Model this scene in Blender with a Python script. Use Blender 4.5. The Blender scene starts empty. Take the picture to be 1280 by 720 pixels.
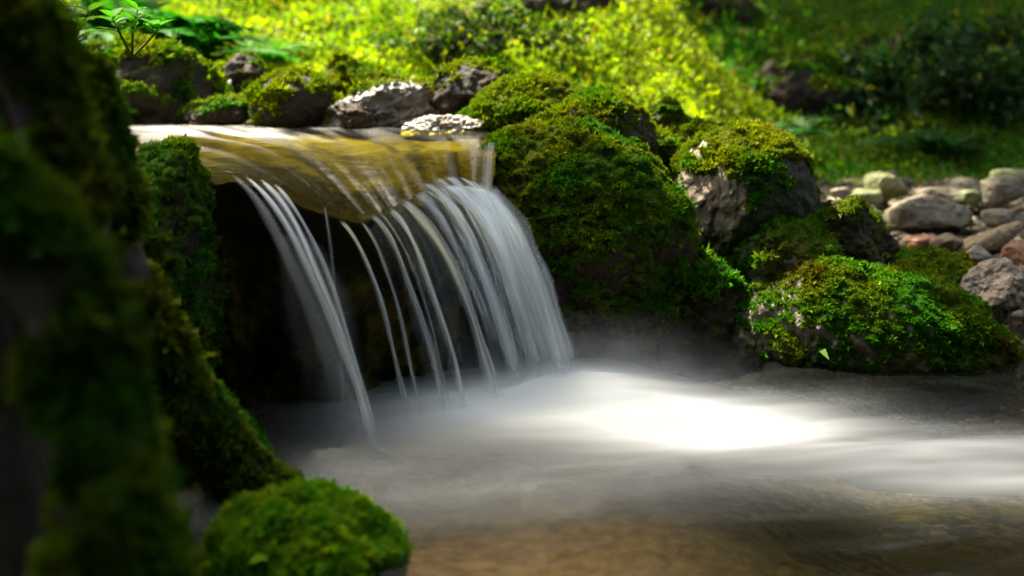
import bpy, bmesh, math
import numpy as np
from mathutils import Vector

S = bpy.context.scene
COL = S.collection
rng = np.random.default_rng(11)
SUN_AZ, SUN_EL = math.radians(-44), math.radians(57)      # azimuth from +Y towards +X
SUN_DIR = np.array([math.sin(SUN_AZ) * math.cos(SUN_EL), math.cos(SUN_AZ) * math.cos(SUN_EL), math.sin(SUN_EL)])
Z_UP = .625                                               # level of the upper pool

# ------------------------------------------------------------------ camera model
FPX, CX, CY = 1545.0, 640.0, 360.0          # focal length in photo pixels
CAM = np.array([0.0, 0.0, 0.9])
PITCH = math.radians(11.0)
_F = np.array([0, math.cos(PITCH), -math.sin(PITCH)])
_U = np.array([0, math.sin(PITCH), math.cos(PITCH)])
_X = np.array([1.0, 0, 0])

def at(px, py, Y):
    """world point seen at a photo pixel, at real distance Y ahead of the camera"""
    d = _F + _X * (px - CX) / FPX + _U * (CY - py) / FPX
    return CAM + d * (Y / d[1])

def at_z(px, py, z):
    d = _F + _X * (px - CX) / FPX + _U * (CY - py) / FPX
    return CAM + d * ((z - CAM[2]) / d[2])

# ------------------------------------------------------------------ noise
_pr = np.random.default_rng(5)
_perm = np.concatenate([_pr.permutation(256)] * 3)
_grad = _pr.normal(size=(256, 3)); _grad /= np.linalg.norm(_grad, axis=1)[:, None]

def perlin(p):
    p = np.asarray(p, float)
    i = np.floor(p).astype(int); f = p - i; i &= 255
    u = f * f * f * (f * (f * 6 - 15) + 10)
    out = 0
    for dx in (0, 1):
        wx = u[:, 0] if dx else 1 - u[:, 0]
        for dy in (0, 1):
            wy = u[:, 1] if dy else 1 - u[:, 1]
            for dz in (0, 1):
                wz = u[:, 2] if dz else 1 - u[:, 2]
                h = _perm[_perm[_perm[i[:, 0] + dx] + i[:, 1] + dy] + i[:, 2] + dz]
                g = _grad[h]
                d = g[:, 0] * (f[:, 0] - dx) + g[:, 1] * (f[:, 1] - dy) + g[:, 2] * (f[:, 2] - dz)
                out = out + wx * wy * wz * d
    return out * 1.6

def fbm(p, octv=4, gain=.5):
    a, s, out = 1.0, 1.0, 0
    for k in range(octv):
        out = out + a * perlin(p * s + 17.3 * k); a *= gain; s *= 2.03
    return out

def billow(p, octv=2):
    a, s, out, tot = 1.0, 1.0, 0, 0
    for k in range(octv):
        out = out + a * np.abs(perlin(p * s + 9.1 * k)); tot += a; a *= .5; s *= 2.1
    return np.clip(out / tot * 2.2, 0, 1.4)

def sstep(a, b, x):
    t = np.clip((x - a) / (b - a), 0, 1); return t * t * (3 - 2 * t)

def nrm(v):
    return v / np.maximum(np.linalg.norm(v, axis=-1, keepdims=True), 1e-9)

# ------------------------------------------------------------------ mesh helpers
def mesh_np(name, V, F, mat=None, attrs=None, cols=None, uv=None, smooth=True):
    V = np.asarray(V, np.float32)
    if isinstance(F, np.ndarray): F = [F]
    F = [np.asarray(f, np.int32) for f in F if len(f)]
    me = bpy.data.meshes.new(name)
    me.vertices.add(len(V)); me.vertices.foreach_set('co', V.ravel())
    tot = np.concatenate([np.full(len(f), f.shape[1], np.int32) for f in F])
    loops = np.concatenate([f.ravel() for f in F])
    start = np.concatenate([[0], np.cumsum(tot)[:-1]]).astype(np.int32)
    me.loops.add(len(loops)); me.loops.foreach_set('vertex_index', loops)
    me.polygons.add(len(tot)); me.polygons.foreach_set('loop_start', start); me.polygons.foreach_set('loop_total', tot)
    if smooth: me.polygons.foreach_set('use_smooth', np.ones(len(tot), bool))
    me.update(calc_edges=True)
    for k, a in (attrs or {}).items():
        at_ = me.attributes.new(k, 'FLOAT', 'POINT'); at_.data.foreach_set('value', np.asarray(a, np.float32))
    if cols is not None:
        c = np.ones((len(V), 4), np.float32); c[:, :3] = cols
        at_ = me.attributes.new('tint', 'FLOAT_COLOR', 'POINT'); at_.data.foreach_set('color', c.ravel())
    if mat: me.materials.append(mat)
    return me

def link(name, me, parent=None, loc=None):
    o = bpy.data.objects.new(name, me); COL.objects.link(o)
    if parent is not None: o.parent = parent
    if loc is not None: o.location = [float(v) for v in loc]
    return o

def tag(o, label, cat, group=None, kind=None):
    o['label'] = label; o['category'] = cat
    if group: o['group'] = group
    if kind: o['kind'] = kind
    return o

def kind(o, k):
    o['kind'] = k; return o

def vnormals(V, F):
    N = np.zeros_like(V)
    fn = np.cross(V[F[:, 1]] - V[F[:, 0]], V[F[:, 2]] - V[F[:, 0]])
    for k in range(F.shape[1]): np.add.at(N, F[:, k], fn)
    return nrm(N)

_ico = {}
def ico(level):
    if level not in _ico:
        bm = bmesh.new(); bmesh.ops.create_icosphere(bm, subdivisions=level, radius=1)
        V = np.array([v.co[:] for v in bm.verts]); F = np.array([[v.index for v in f.verts] for f in bm.faces]); bm.free()
        _ico[level] = (V, F)
    V, F = _ico[level]; return V.copy(), F.copy()

def rot_xyz(rx, ry, rz):
    cx, sx, cy, sy, cz, sz = math.cos(rx), math.sin(rx), math.cos(ry), math.sin(ry), math.cos(rz), math.sin(rz)
    return np.array([[cz, -sz, 0], [sz, cz, 0], [0, 0, 1]]) @ np.array([[cy, 0, sy], [0, 1, 0], [-sy, 0, cy]]) @ np.array([[1, 0, 0], [0, cx, -sx], [0, sx, cx]])

def sample(V, F, w, n, r):
    """n random points on triangles, weighted by vertex weight w"""
    a, b, c = V[F[:, 0]], V[F[:, 1]], V[F[:, 2]]
    ar = np.linalg.norm(np.cross(b - a, c - a), axis=1) * w[F].mean(1)
    cum = np.cumsum(ar)
    k = np.searchsorted(cum, r.random(n) * cum[-1]); k = np.minimum(k, len(F) - 1)
    u, v = r.random(n), r.random(n); fl = u + v > 1; u[fl], v[fl] = 1 - u[fl], 1 - v[fl]
    P = a[k] + (b - a)[k] * u[:, None] + (c - a)[k] * v[:, None]
    return P, k

def blades(P, D, side, L, W, r, droop=.25):
    """small pointed leaves: one folded quad each"""
    n = len(P)
    L = np.broadcast_to(L, n)[:, None]; W = np.broadcast_to(W, n)[:, None]
    up = nrm(np.cross(side, D))
    tip = P + D * L - up * L * droop * r.random((n, 1))
    mid = P + D * L * .45 + up * L * .07
    V = np.stack([P, mid + side * W * .5, tip, mid - side * W * .5], 1).reshape(-1, 3)
    F = np.arange(4 * n).reshape(-1, 4)
    return V, F

def rand_dirs(N, lean, r):
    """unit directions around normals N, leaning by 'lean' (0 upright .. 1 flat)"""
    t = r.normal(size=N.shape); t -= (t * N).sum(1, keepdims=True) * N; t = nrm(t)
    lean = np.asarray(lean).reshape(-1, 1)
    D = nrm(N * (1 - lean) + t * lean)
    s = nrm(np.cross(D, r.normal(size=N.shape)))
    return D, s

# ------------------------------------------------------------------ materials
class NT:
    def __init__(self, name):
        self.m = bpy.data.materials.new(name); self.m.use_nodes = True
        self.t = self.m.node_tree; self.t.nodes.clear()
        self.out = self.n('ShaderNodeOutputMaterial')
    def n(self, typ, **kw):
        nd = self.t.nodes.new(typ)
        for k, v in kw.items(): setattr(nd, k, v)
        return nd
    def l(self, a, b): self.t.links.new(a, b)
    def val(self, sock, v):
        if hasattr(v, 'default_value') or hasattr(v, 'is_output'): self.l(v, sock)
        else: sock.default_value = v
    def math(self, op, a, b=0.0, clamp=False):
        nd = self.n('ShaderNodeMath', operation=op, use_clamp=clamp)
        self.val(nd.inputs[0], a); self.val(nd.inputs[1], b); return nd.outputs[0]
    def attr(self, name, out='Fac'):
        return self.n('ShaderNodeAttribute', attribute_name=name).outputs[out]
    def mixc(self, f, a, b, bt='MIX'):
        nd = self.n('ShaderNodeMix', data_type='RGBA', blend_type=bt)
        self.val(nd.inputs[0], f); self.val(nd.inputs[6], a); self.val(nd.inputs[7], b); return nd.outputs[2]
    def noise(self, scale, detail=4, vec=None, rough=.55):
        nd = self.n('ShaderNodeTexNoise'); nd.inputs['Scale'].default_value = scale
        nd.inputs['Detail'].default_value = detail; nd.inputs['Roughness'].default_value = rough
        if vec is not None: self.l(vec, nd.inputs['Vector'])
        return nd.outputs['Fac']
    def ramp(self, f, *stops):
        nd = self.n('ShaderNodeValToRGB'); e = nd.color_ramp.elements
        while len(e) < len(stops): e.new(.5)
        for el, (p, c) in zip(e, stops):
            el.position = p; el.color = (*c, 1) if len(c) == 3 else c
        self.l(f, nd.inputs[0]); return nd.outputs[0]
    def bump(self, h, strength, dist):
        nd = self.n('ShaderNodeBump'); nd.inputs['Strength'].default_value = strength
        nd.inputs['Distance'].default_value = dist; self.l(h, nd.inputs['Height']); return nd.outputs[0]
    def surf(self, s): self.l(s, self.out.inputs['Surface']); return self.m
    def mixs(self, f, a, b):
        nd = self.n('ShaderNodeMixShader'); self.val(nd.inputs[0], f); self.l(a, nd.inputs[1]); self.l(b, nd.inputs[2]); return nd.outputs[0]
    def bsdf(self, typ, **kw):
        nd = self.n(typ)
        for k, v in kw.items(): self.val(nd.inputs[k], v)
        return nd.outputs[0]

def foliage_mat(name, transl=.45, gloss=.06, rough=.45):
    t = NT(name)
    c = t.attr('tint', 'Color')
    tc = t.mixc(1.0, c, (1.12, 1.1, .3, 1), 'MULTIPLY')
    d = t.bsdf('ShaderNodeBsdfDiffuse', Color=c)
    tr = t.bsdf('ShaderNodeBsdfTranslucent', Color=tc)
    g = t.bsdf('ShaderNodeBsdfGlossy', Color=(.8, .85, .6, 1), Roughness=rough)
    return t.surf(t.mixs(gloss, t.mixs(transl, d, tr), g))

M_MOSS = foliage_mat('moss', .35, .008, .6)
M_LEAF = foliage_mat('leaf', .55, .02, .55)
M_GRASS = foliage_mat('grass', .55, .05, .4)

def rock_mat(name, dark, light, rough=(.55, .9), spec=.4, scale=6., soil=(.014, .016, .004)):
    t = NT(name)
    co = t.n('ShaderNodeTexCoord').outputs['Object']
    n1 = t.noise(scale, 6, co, .6); n2 = t.noise(scale * 7, 5, co, .65)
    v = t.n('ShaderNodeTexVoronoi'); v.inputs['Scale'].default_value = scale * 9; t.l(co, v.inputs['Vector'])
    f = t.math('ADD', t.math('MULTIPLY', n1, .7), t.math('MULTIPLY', n2, .5))
    c = t.ramp(f, (.42, dark), (.62, tuple(.5 * (a + b) for a, b in zip(dark, light))), (.78, light))
    oi = t.n('ShaderNodeObjectInfo').outputs['Random']
    c = t.mixc(1.0, c, t.ramp(oi, (0, (.72, .70, .66)), (.5, (1, 1, 1)), (1, (1.18, 1.02, .86))), 'MULTIPLY')
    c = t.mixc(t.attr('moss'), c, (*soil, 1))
    h = t.math('ADD', n1, t.math('MULTIPLY', n2, .5)); h = t.math('ADD', h, t.math('MULTIPLY', v.outputs['Distance'], .25))
    p = t.n('ShaderNodeBsdfPrincipled')
    t.l(c, p.inputs['Base Color'])
    t.l(t.ramp(n2, (.35, (rough[0],) * 3), (.7, (rough[1],) * 3)), p.inputs['Roughness'])
    p.inputs['Specular IOR Level'].default_value = spec
    t.l(t.bump(h, .7, .02), p.inputs['Normal'])
    return t.surf(p.outputs[0])

M_ROCK = rock_mat('dark_rock', (.010, .008, .004), (.042, .031, .014), (.6, .95), .15)
M_BROWN = rock_mat('brown_rock', (.05, .042, .024), (.36, .30, .20), (.6, .95), .2)
M_WET = rock_mat('wet_rock', (.035, .03, .02), (.22, .19, .125), (.32, .7), .45)
M_PALE = rock_mat('pale_stone', (.085, .075, .045), (.24, .21, .135), (.6, .95), .25)
M_GREENSTONE = rock_mat('green_stone', (.07, .085, .025), (.2, .21, .09), (.6, .95), .25)
M_RUST = rock_mat('rust_stone', (.07, .03, .014), (.3, .15, .075), (.4, .8), .4)
M_LEDGE = rock_mat('ledge_rock', (.02, .014, .003), (.135, .120, .004), (.8, .95), .03, soil=(.006, .005, .0015))

def bark_mat():
    t = NT('bark'); co = t.n('ShaderNodeTexCoord').outputs['Object']
    mp = t.n('ShaderNodeMapping'); mp.inputs['Scale'].default_value = (9, 9, 2); t.l(co, mp.inputs['Vector'])
    n = t.noise(2.2, 6, mp.outputs[0], .65)
    c = t.ramp(n, (.35, (.006, .005, .003)), (.7, (.032, .022, .010)))
    p = t.n('ShaderNodeBsdfPrincipled'); t.l(c, p.inputs['Base Color']); p.inputs['Roughness'].default_value = .85
    t.l(t.bump(n, .8, .03), p.inputs['Normal']); return t.surf(p.outputs[0])
M_BARK = bark_mat()

def twig_mat():
    t = NT('bleached_twig'); n = t.noise(30, 4)
    p = t.n('ShaderNodeBsdfPrincipled'); t.l(t.ramp(n, (.3, (.2, .17, .12)), (.7, (.5, .45, .36))), p.inputs['Base Color'])
    p.inputs['Roughness'].default_value = .7; return t.surf(p.outputs[0])
M_TWIG = twig_mat()

def ground_mat():
    t = NT('stream_ground'); g = t.n('ShaderNodeNewGeometry').outputs['Position']
    n1 = t.noise(3.0, 6, g, .65); n2 = t.noise(24, 5, g, .6)
    nw = t.n('ShaderNodeTexNoise'); nw.inputs['Scale'].default_value = 9; t.l(g, nw.inputs['Vector'])
    vm = t.n('ShaderNodeVectorMath', operation='MULTIPLY_ADD'); t.l(nw.outputs['Color'], vm.inputs[0]); vm.inputs[1].default_value = (.09, .09, .09); t.l(g, vm.inputs[2])
    v = t.n('ShaderNodeTexVoronoi'); v.inputs['Scale'].default_value = 19; t.l(vm.outputs[0], v.inputs['Vector'])
    v2 = t.n('ShaderNodeTexVoronoi'); v2.inputs['Scale'].default_value = 61; t.l(vm.outputs[0], v2.inputs['Vector'])
    sp = t.n('ShaderNodeSeparateColor'); t.l(v.outputs['Color'], sp.inputs[0]); sp2 = t.n('ShaderNodeSeparateColor'); t.l(v2.outputs['Color'], sp2.inputs[0])
    pebc = t.ramp(t.math('ADD', t.math('MULTIPLY', sp.outputs[0], .45), t.math('MULTIPLY', sp2.outputs[0], .55)), (.2, (.014, .013, .005)), (.5, (.036, .031, .012)), (.8, (.085, .07, .035)))
    bed = t.mixc(t.ramp(n1, (.4, (0, 0, 0)), (.62, (1, 1, 1))), pebc, (.028, .025, .008, 1))
    bed = t.mixc(1.0, bed, t.ramp(n2, (.3, (.6, .6, .6)), (.7, (1.2, 1.2, 1.2))), 'MULTIPLY')
    soil = t.ramp(t.math('ADD', t.math('MULTIPLY', n1, .6), t.math('MULTIPLY', n2, .4)), (.38, (.012, .012, .003)), (.55, (.035, .035, .006)), (.7, (.07, .05, .012)))
    bed = t.mixc(t.math('MULTIPLY', t.attr('sand'), .9), bed, t.ramp(n2, (.3, (.17, .125, .095)), (.7, (.36, .28, .22))))
    soil = t.mixc(t.attr('green'), soil, t.ramp(n2, (.35, (.03, .06, .004)), (.65, (.13, .15, .008))))
    c = t.mixc(t.attr('bed'), soil, bed)
    p = t.n('ShaderNodeBsdfPrincipled'); t.l(c, p.inputs['Base Color']); p.inputs['Roughness'].default_value = .8
    p.inputs['Specular IOR Level'].default_value = .05
    h = t.math('ADD', t.math('MULTIPLY', v.outputs['Distance'], -1.0), n2)
    t.l(t.bump(h, .5, .02), p.inputs['Normal']); return t.surf(p.outputs[0])
M_GROUND = ground_mat()

def water_mat(name, rough, tint, stretch, bump, foamcol=(.84, .89, .82), foam_tr=.35, refl=1.0):
    """smooth running water: clear tinted body + sky reflection, white aerated water where attribute foam says so"""
    t = NT(name)
    g = t.n('ShaderNodeNewGeometry').outputs['Position']
    mp = t.n('ShaderNodeMapping'); mp.inputs['Scale'].default_value = stretch; mp.inputs['Rotation'].default_value = (0, 0, .12)
    t.l(g, mp.inputs['Vector'])
    n = t.noise(5, 3, mp.outputs[0], .5)
    b = t.bump(n, bump, .03)
    fr = t.n('ShaderNodeFresnel'); fr.inputs['IOR'].default_value = 1.33; t.l(b, fr.inputs['Normal'])
    tr = t.bsdf('ShaderNodeBsdfTransparent', Color=(*tint, 1))
    gl = t.n('ShaderNodeBsdfGlossy'); gl.inputs['Roughness'].default_value = rough; t.l(b, gl.inputs['Normal'])
    body = t.mixs(t.math('MULTIPLY', fr.outputs[0], refl), tr, gl.outputs[0])
    fd = t.bsdf('ShaderNodeBsdfDiffuse', Color=(*foamcol, 1)); ft = t.bsdf('ShaderNodeBsdfTranslucent', Color=(*foamcol, 1))
    foam_glint = t.mixs(foam_tr, fd, ft)
    return t.surf(t.mixs(t.attr('foam'), body, foam_glint))
M_POOL = water_mat('pool_water', .22, (.70, .66, .46), (.35, 2.2, 1), .2, refl=.6)
M_FILM = water_mat('sliding_water', .25, (.80, .76, .28), (1.2, 5, 1), .15, (.85, .82, .72), refl=.03)

def veil_mat():
    t = NT('falling_water')
    c = (.80, .87, .83, 1)
    d = t.bsdf('ShaderNodeBsdfDiffuse', Color=c); tr = t.bsdf('ShaderNodeBsdfTranslucent', Color=c)
    gl = t.bsdf('ShaderNodeBsdfGlossy', Color=(1, 1, 1, 1), Roughness=.3)
    s = t.mixs(.12, t.mixs(.5, d, tr), gl)
    clear = t.bsdf('ShaderNodeBsdfTransparent', Color=(1, 1, 1, 1))
    return t.surf(t.mixs(t.attr('foam'), clear, s))
M_VEIL = veil_mat()

# ------------------------------------------------------------------ ground (one sheet)
_fx = np.array([-6, -1.3, -.95, -.7, -.42, -.1, .3, .9, 1.3, 1.75, 2.4, 6])
_fy = np.array([2.2, 2.3, 2.75, 3.1, 3.2, 3.65, 4.05, 4.15, 3.95, 3.85, 3.6, 2.9])

def height(x, y):
    p = np.stack([x, y, np.zeros_like(x)], 1)
    d = y - np.interp(x, _fx, _fy)
    low = -.15 - .16 * sstep(.35, 1.0, x) + .03 * fbm(p * 2.1, 3)
    up = .52 + .05 * fbm(p * 1.7, 3)
    bar = .07 + .10 * np.clip(y - 4, 0, 2) + .035 * fbm(p * 3, 3)
    back = up + (bar - up) * sstep(.75, 1.25, x)
    h = low + (back - low) * sstep(0, .38, d)
    # left bank
    lb = sstep(-1.0, -1.7, x) * sstep(5.2, 2.2, y) * .45
    h = h + lb * sstep(.8, 1.8, y) + sstep(-1.5, -5, x) * 1.6
    # far hillside
    y0 = 5.05 + .95 * sstep(.6, 1.6, x) - .1 * sstep(-.5, -1.6, x)
    t = np.clip(y - y0, 0, None)
    hill = np.where(t < .5, .40 * t * t, .10 + .40 * (t - .5))
    hill = np.where(t > 6, .10 + .40 * 5.5 + .12 * (t - 6), hill)
    h = h + hill + sstep(0, 1, t) * .16 * fbm(p * .9 + 3, 3)
    # right and rear banks of the little ravine
    h = h + sstep(2.6, 6, x) * 1.5 + np.clip(-1.2 - y, 0, 6) * .55
    return h

def axis(lo, hi, c, n, k):
    t = np.linspace(np.arcsinh((lo - c) / k), np.arcsinh((hi - c) / k), n); return c + k * np.sinh(t)

gx, gy = axis(-26, 26, .2, 300, 2.2), axis(-16, 40, 4.2, 320, 2.4)
GX, GY = np.meshgrid(gx, gy)
gV = np.stack([GX.ravel(), GY.ravel(), height(GX.ravel(), GY.ravel())], 1)
_i = np.arange(len(gx) * len(gy)).reshape(len(gy), len(gx))
gF = np.stack([_i[:-1, :-1], _i[:-1, 1:], _i[1:, 1:], _i[1:, :-1]], -1).reshape(-1, 4)
bedm = sstep(.5, .05, gV[:, 2]) * sstep(5.2, 4.6, gV[:, 1])
bedm = np.maximum(bedm, sstep(.8, 1.2, gV[:, 0]) * sstep(6.2, 5.7, gV[:, 1]) * sstep(.7, .5, gV[:, 2]))
kind(link('ground', mesh_np('ground', gV, gF, M_GROUND, {'bed': bedm, 'green': sstep(5.0, 5.6, gV[:, 1]), 'sand': np.exp(-((gV[:, 0] + .02) / .45) ** 2 - ((gV[:, 1] - 2.3) / .35) ** 2)})), 'structure')
gT = np.concatenate([gF[:, :3], gF[:, [0, 2, 3]]])
gN = vnormals(gV, gT)

# ------------------------------------------------------------------ rocks and moss
GREEN = np.array([.030, .135, .002]); YELL = np.array([.150, .180, .002]); DEEP = np.array([.012, .062, .002]); BROWN = np.array([.10, .056, .006])

def moss_tint(P, r, yellow=.5, brown=.12):
    n = fbm(P * 5.5 + 40, 3) ; m = perlin(P * 13 + 7)
    y = np.clip(yellow + .9 * n + .25 * r.normal(size=len(P)), 0, 1)[:, None]
    c = GREEN * (1 - y) + YELL * y
    dk = np.clip(.3 + .8 * m + .25 * r.normal(size=len(P)), 0, 1)[:, None] * .55
    c = c * (1 - dk) + DEEP * dk
    b = (sstep(.25, .6, perlin(P * 4.2 + 90) + .15 * r.normal(size=len(P))) * brown * 4).clip(0, 1)[:, None]
    c = c * (1 - b) + BROWN * b
    return c * r.uniform(.75, 1.25, (len(P), 1))

def grow_moss(o, V, F, N, mask, origin, n, size, seed, thick=.022, clump=22., yellow=.5, brown=.1, lean=(.15, .8), pale=0, gain=1.0):
    """cushion shell plus many small shoots, one mesh, child of o"""
    r = np.random.default_rng(seed)
    W = V + origin
    bl = billow(W * clump, 2)
    off = thick * mask * (.15 + .85 * bl) - .004
    SV = V + N * off[:, None]
    keep = mask[F].mean(1) > .22
    SF = F[keep]
    used = np.unique(SF); remap = np.full(len(V), -1); remap[used] = np.arange(len(used))
    sV, sF, sm = SV[used], remap[SF], mask[used]
    if len(sF) == 0: return None
    sN = vnormals(sV, sF)
    hgt = bl[used]
    P, k = sample(sV, sF, sm * (.35 + hgt), n, r)
    PN = nrm(sN[sF[k]].mean(1))
    PN = nrm(PN + np.array([0, 0, .35]))
    D, s = rand_dirs(PN, r.uniform(*lean, n), r)
    L = size * r.lognormal(0, .4, n) * np.clip(1 + 1.1 * perlin((P + origin) * 8 + 33), .55, 1.45)
    bV, bF = blades(P, D, s, L, L * r.uniform(.28, .5, n), r, .5)
    tint = moss_tint(P + origin, r, yellow, brown) * gain
    if pale: tint[r.choice(n, pale, replace=False)] = np.array([.55, .58, .42])  # a few shoots painted pale as glints off wet leaves
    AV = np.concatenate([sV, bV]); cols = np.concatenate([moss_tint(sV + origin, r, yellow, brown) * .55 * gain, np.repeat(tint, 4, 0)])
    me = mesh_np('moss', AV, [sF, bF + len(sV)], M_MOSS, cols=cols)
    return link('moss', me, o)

def rock_shape(level, radii, rot, seed, rough=.18, cuts=0, fine=.02, freq=1.4, square=1.0):
    V, F = ico(level)
    r = np.random.default_rng(seed)
    off = r.uniform(-50, 50, 3)
    if square != 1.0:
        V = np.sign(V) * np.abs(V) ** square; V = V / np.maximum(np.linalg.norm(V, axis=1).max(), 1e-6)
    for _ in range(cuts):
        n = r.normal(size=3); n /= np.linalg.norm(n); d = r.uniform(.5, .82)
        V = V - np.maximum(V @ n - d, 0)[:, None] * n * .92
    D = nrm(V)
    V = V * (1 + rough * fbm(D * freq + off, 3))[:, None]
    V = V * np.asarray(radii)
    V = V + D * (fine * np.mean(radii) * fbm(V / np.mean(radii) * 7 + off, 4))[:, None]
    V = V @ rot_xyz(*rot).T
    return V, F

def boulder(name, c, radii, rot=(0, 0, 0), seed=0, level=6, mat=None, rough=.18, cuts=0, fine=.05, square=1.0, freq=1.4,
            moss=0, msize=.008, mbias=.2, mslope=1.0, bare=None, dirty=None, lumps=(), label='', cat='boulder', group=None, **mk):
    V, F = rock_shape(level, radii, rot, seed, rough, cuts, fine, freq, square)
    for (lp, lr, la) in lumps:                       # broad swellings, in metres from the centre
        dd = np.linalg.norm(V - np.asarray(lp), axis=1)
        V = V + nrm(V) * (la * np.exp(-(dd / lr) ** 2))[:, None]
    N = vnormals(V, F)
    c = np.asarray(c, float)
    W = V + c
    if moss:
        m = N[:, 2] * mslope + mbias + .55 * fbm(W * 6 + seed, 3)
        if bare is not None:
            for bd, bt in (bare if isinstance(bare, list) else [bare]):
                m = m - 3 * np.clip(N @ nrm(np.asarray(bd, float)) - bt + .2 * perlin(W * 14), 0, 1)
        mask = sstep(.15, .55, m)
    else:
        mask = np.zeros(len(V)) + .0
    soil = np.maximum(mask * .9, .95 * sstep(.035, .0, W[:, 2]))   # darker below the water line
    if dirty is not None:                             # shade painted dark everywhere but on one sunlit face
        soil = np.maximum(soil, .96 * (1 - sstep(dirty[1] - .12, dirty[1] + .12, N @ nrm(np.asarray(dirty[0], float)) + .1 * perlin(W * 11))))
    me = mesh_np(name, V, F, mat or M_ROCK, {'moss': soil})  # mask holds moss base, underwater tone and painted shade
    o = link(name, me, loc=c)
    if label: tag(o, label, cat, group)
    if moss: grow_moss(o, V, F, N, mask, c, moss, msize, seed + 100, **mk)
    return o

B = boulder
# --- the big mossy boulder on the right of the fall and its neighbours
B('boulder', at(722, 312, 3.8), (.315, .34, .41), (.1, -.40, .1), 3, 7, moss=280000, msize=.0058, mbias=.42, rough=.11, thick=.016, clump=30, freq=1.2,
  yellow=.42, brown=.05, lumps=[((-.24, -.1, .08), .18, .05), ((.2, -.1, .1), .2, .05)], label='large boulder thick with green moss beside the waterfall')
B('boulder', at(748, 182, 4.1), (.185, .2, .17), (0, .35, .3), 5, 6, rough=.1, moss=70000, msize=.006, mbias=.1, yellow=.8, thick=.015, clump=30,
  bare=((.85, -.5, -.1), .5), label='mossy round boulder with a bare dark side behind the large boulder')
B('boulder', at(662, 150, 4.35), (.23, .2, .15), (0, -.1, 0), 6, 6, rough=.1, moss=70000, msize=.006, mbias=.5, yellow=.65, thick=.015, clump=30,
  label='low boulder under yellow-green moss at the upstream end of the mossy row')
B('boulder', at(828, 175, 4.5), (.12, .14, .125), (0, .5, .4), 8, 6, cuts=5, moss=12000, msize=.008, mbias=.05, yellow=.8, brown=.2, thick=.02,
  label='small peaked mossy rock between two large boulders')
B('boulder', at(812, 196, 4.3), (.10, .1, .085), (0, .2, .9), 9, 6, moss=9000, msize=.008, mbias=.2, yellow=.75, thick=.02, label='little mossy rock wedged in the gap below the peaked rock')
B('boulder', at(880, 190, 4.45), (.16, .14, .1), (0, -.15, .2), 10, 6, moss=12000, msize=.008, mbias=.2, yellow=.8, thick=.02, label='low mossy rock showing just behind the pale-faced boulder')
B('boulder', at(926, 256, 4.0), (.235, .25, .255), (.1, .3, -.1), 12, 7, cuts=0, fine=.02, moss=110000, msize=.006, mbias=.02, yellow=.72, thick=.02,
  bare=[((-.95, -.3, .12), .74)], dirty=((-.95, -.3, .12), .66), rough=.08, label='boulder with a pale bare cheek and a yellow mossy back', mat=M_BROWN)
B('boulder', at(1050, 300, 3.95), (.17, .16, .15), (0, .7, .2), 14, 6, cuts=6, moss=4000, msize=.01, mbias=-.45, yellow=.5, brown=.3, label='dark wedge-shaped rock with a nearly bare sloping face')
B('boulder', at(880, 400, 3.78), (.2, .16, .2), (0, .1, .5), 15, 6, moss=9000, msize=.01, mbias=-.05, yellow=.15, label='dark damp boulder in the shade at the pool edge')
# --- moss-topped rock in the pool on the right
B('boulder', at(1092, 432, 3.62), (.42, .24, .225), (0, .1, -.06), 21, 7, moss=250000, msize=.0055, mbias=.62, mslope=.8, rough=.12, yellow=.25, brown=.3, thick=.015, clump=30, mat=M_WET,
  bare=[((-.9, -.42, -.1), .42)], lumps=[((-.16, 0, .17), .12, .05)], label='broad moss-topped rock with a wet pale end standing in the pool')
B('boulder', at(985, 333, 3.8), (.165, .15, .135), (0, .2, .3), 22, 6, moss=22000, msize=.007, mbias=.5, yellow=.12, brown=.15, mat=M_WET, thick=.022,
  bare=((-.85, -.5, -.2), .62), label='smaller green hump of moss just behind the pool rock')
B('boulder', at(1160, 350, 4.02), (.16, .14, .09), (0, .12, .1), 23, 6, moss=20000, msize=.007, mbias=.4, yellow=.5, thick=.02, label='flat rock under bright short moss beside the gravel')
B('boulder', at(1238, 363, 3.85), (.105, .1, .105), (.2, .5, .2), 25, 6, cuts=8, mat=M_WET, label='grey angular rock with a wet glistening foot', cat='rock')
# --- rocks around the upper pool
B('boulder', at(196, 128, 4.8), (.33, .26, .21), (0, .36, .1), 31, 6, cuts=4, moss=16000, msize=.013, mbias=-.25, yellow=.6, label='large dark boulder sloping down to the upper pool')
B('boulder', at(311, 112, 5.1), (.14, .14, .13), (0, .1, .7), 32, 6, cuts=6, moss=1500, msize=.012, mbias=-.6, yellow=.6, label='brown bare boulder behind the bleached twig', mat=M_ROCK)
B('boulder', at(366, 137, 4.52), (.158, .14, .128), (0, 0, .2), 33, 6, rough=.04, moss=20000, msize=.008, mbias=.02, fine=.012, yellow=.85, bare=((0, -.45, 1), .84),
  label='rounded dark boulder with a ring of moss and grey crown')
B('boulder', at(274, 146, 4.6), (.14, .11, .055), (0, -.1, .1), 34, 6, cuts=4, moss=1200, msize=.008, mbias=-.5, label='low dark slab lying under the bleached twig', cat='rock')
B('boulder', at(443, 120, 4.95), (.18, .16, .125), (0, .1, .2), 35, 6, cuts=3, moss=14000, msize=.012, mbias=-.05, yellow=.75, brown=.5, label='boulder capped with browning moss behind the wet rocks')
B('boulder', at(500, 142, 4.52), (.29, .18, .105), (.1, -.12, .1), 36, 7, cuts=3, fine=.06, mat=M_WET, moss=2500, msize=.01, mbias=-.55, yellow=.8, label='long wet grey rock sloping into the upper pool', cat='rock')
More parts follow.
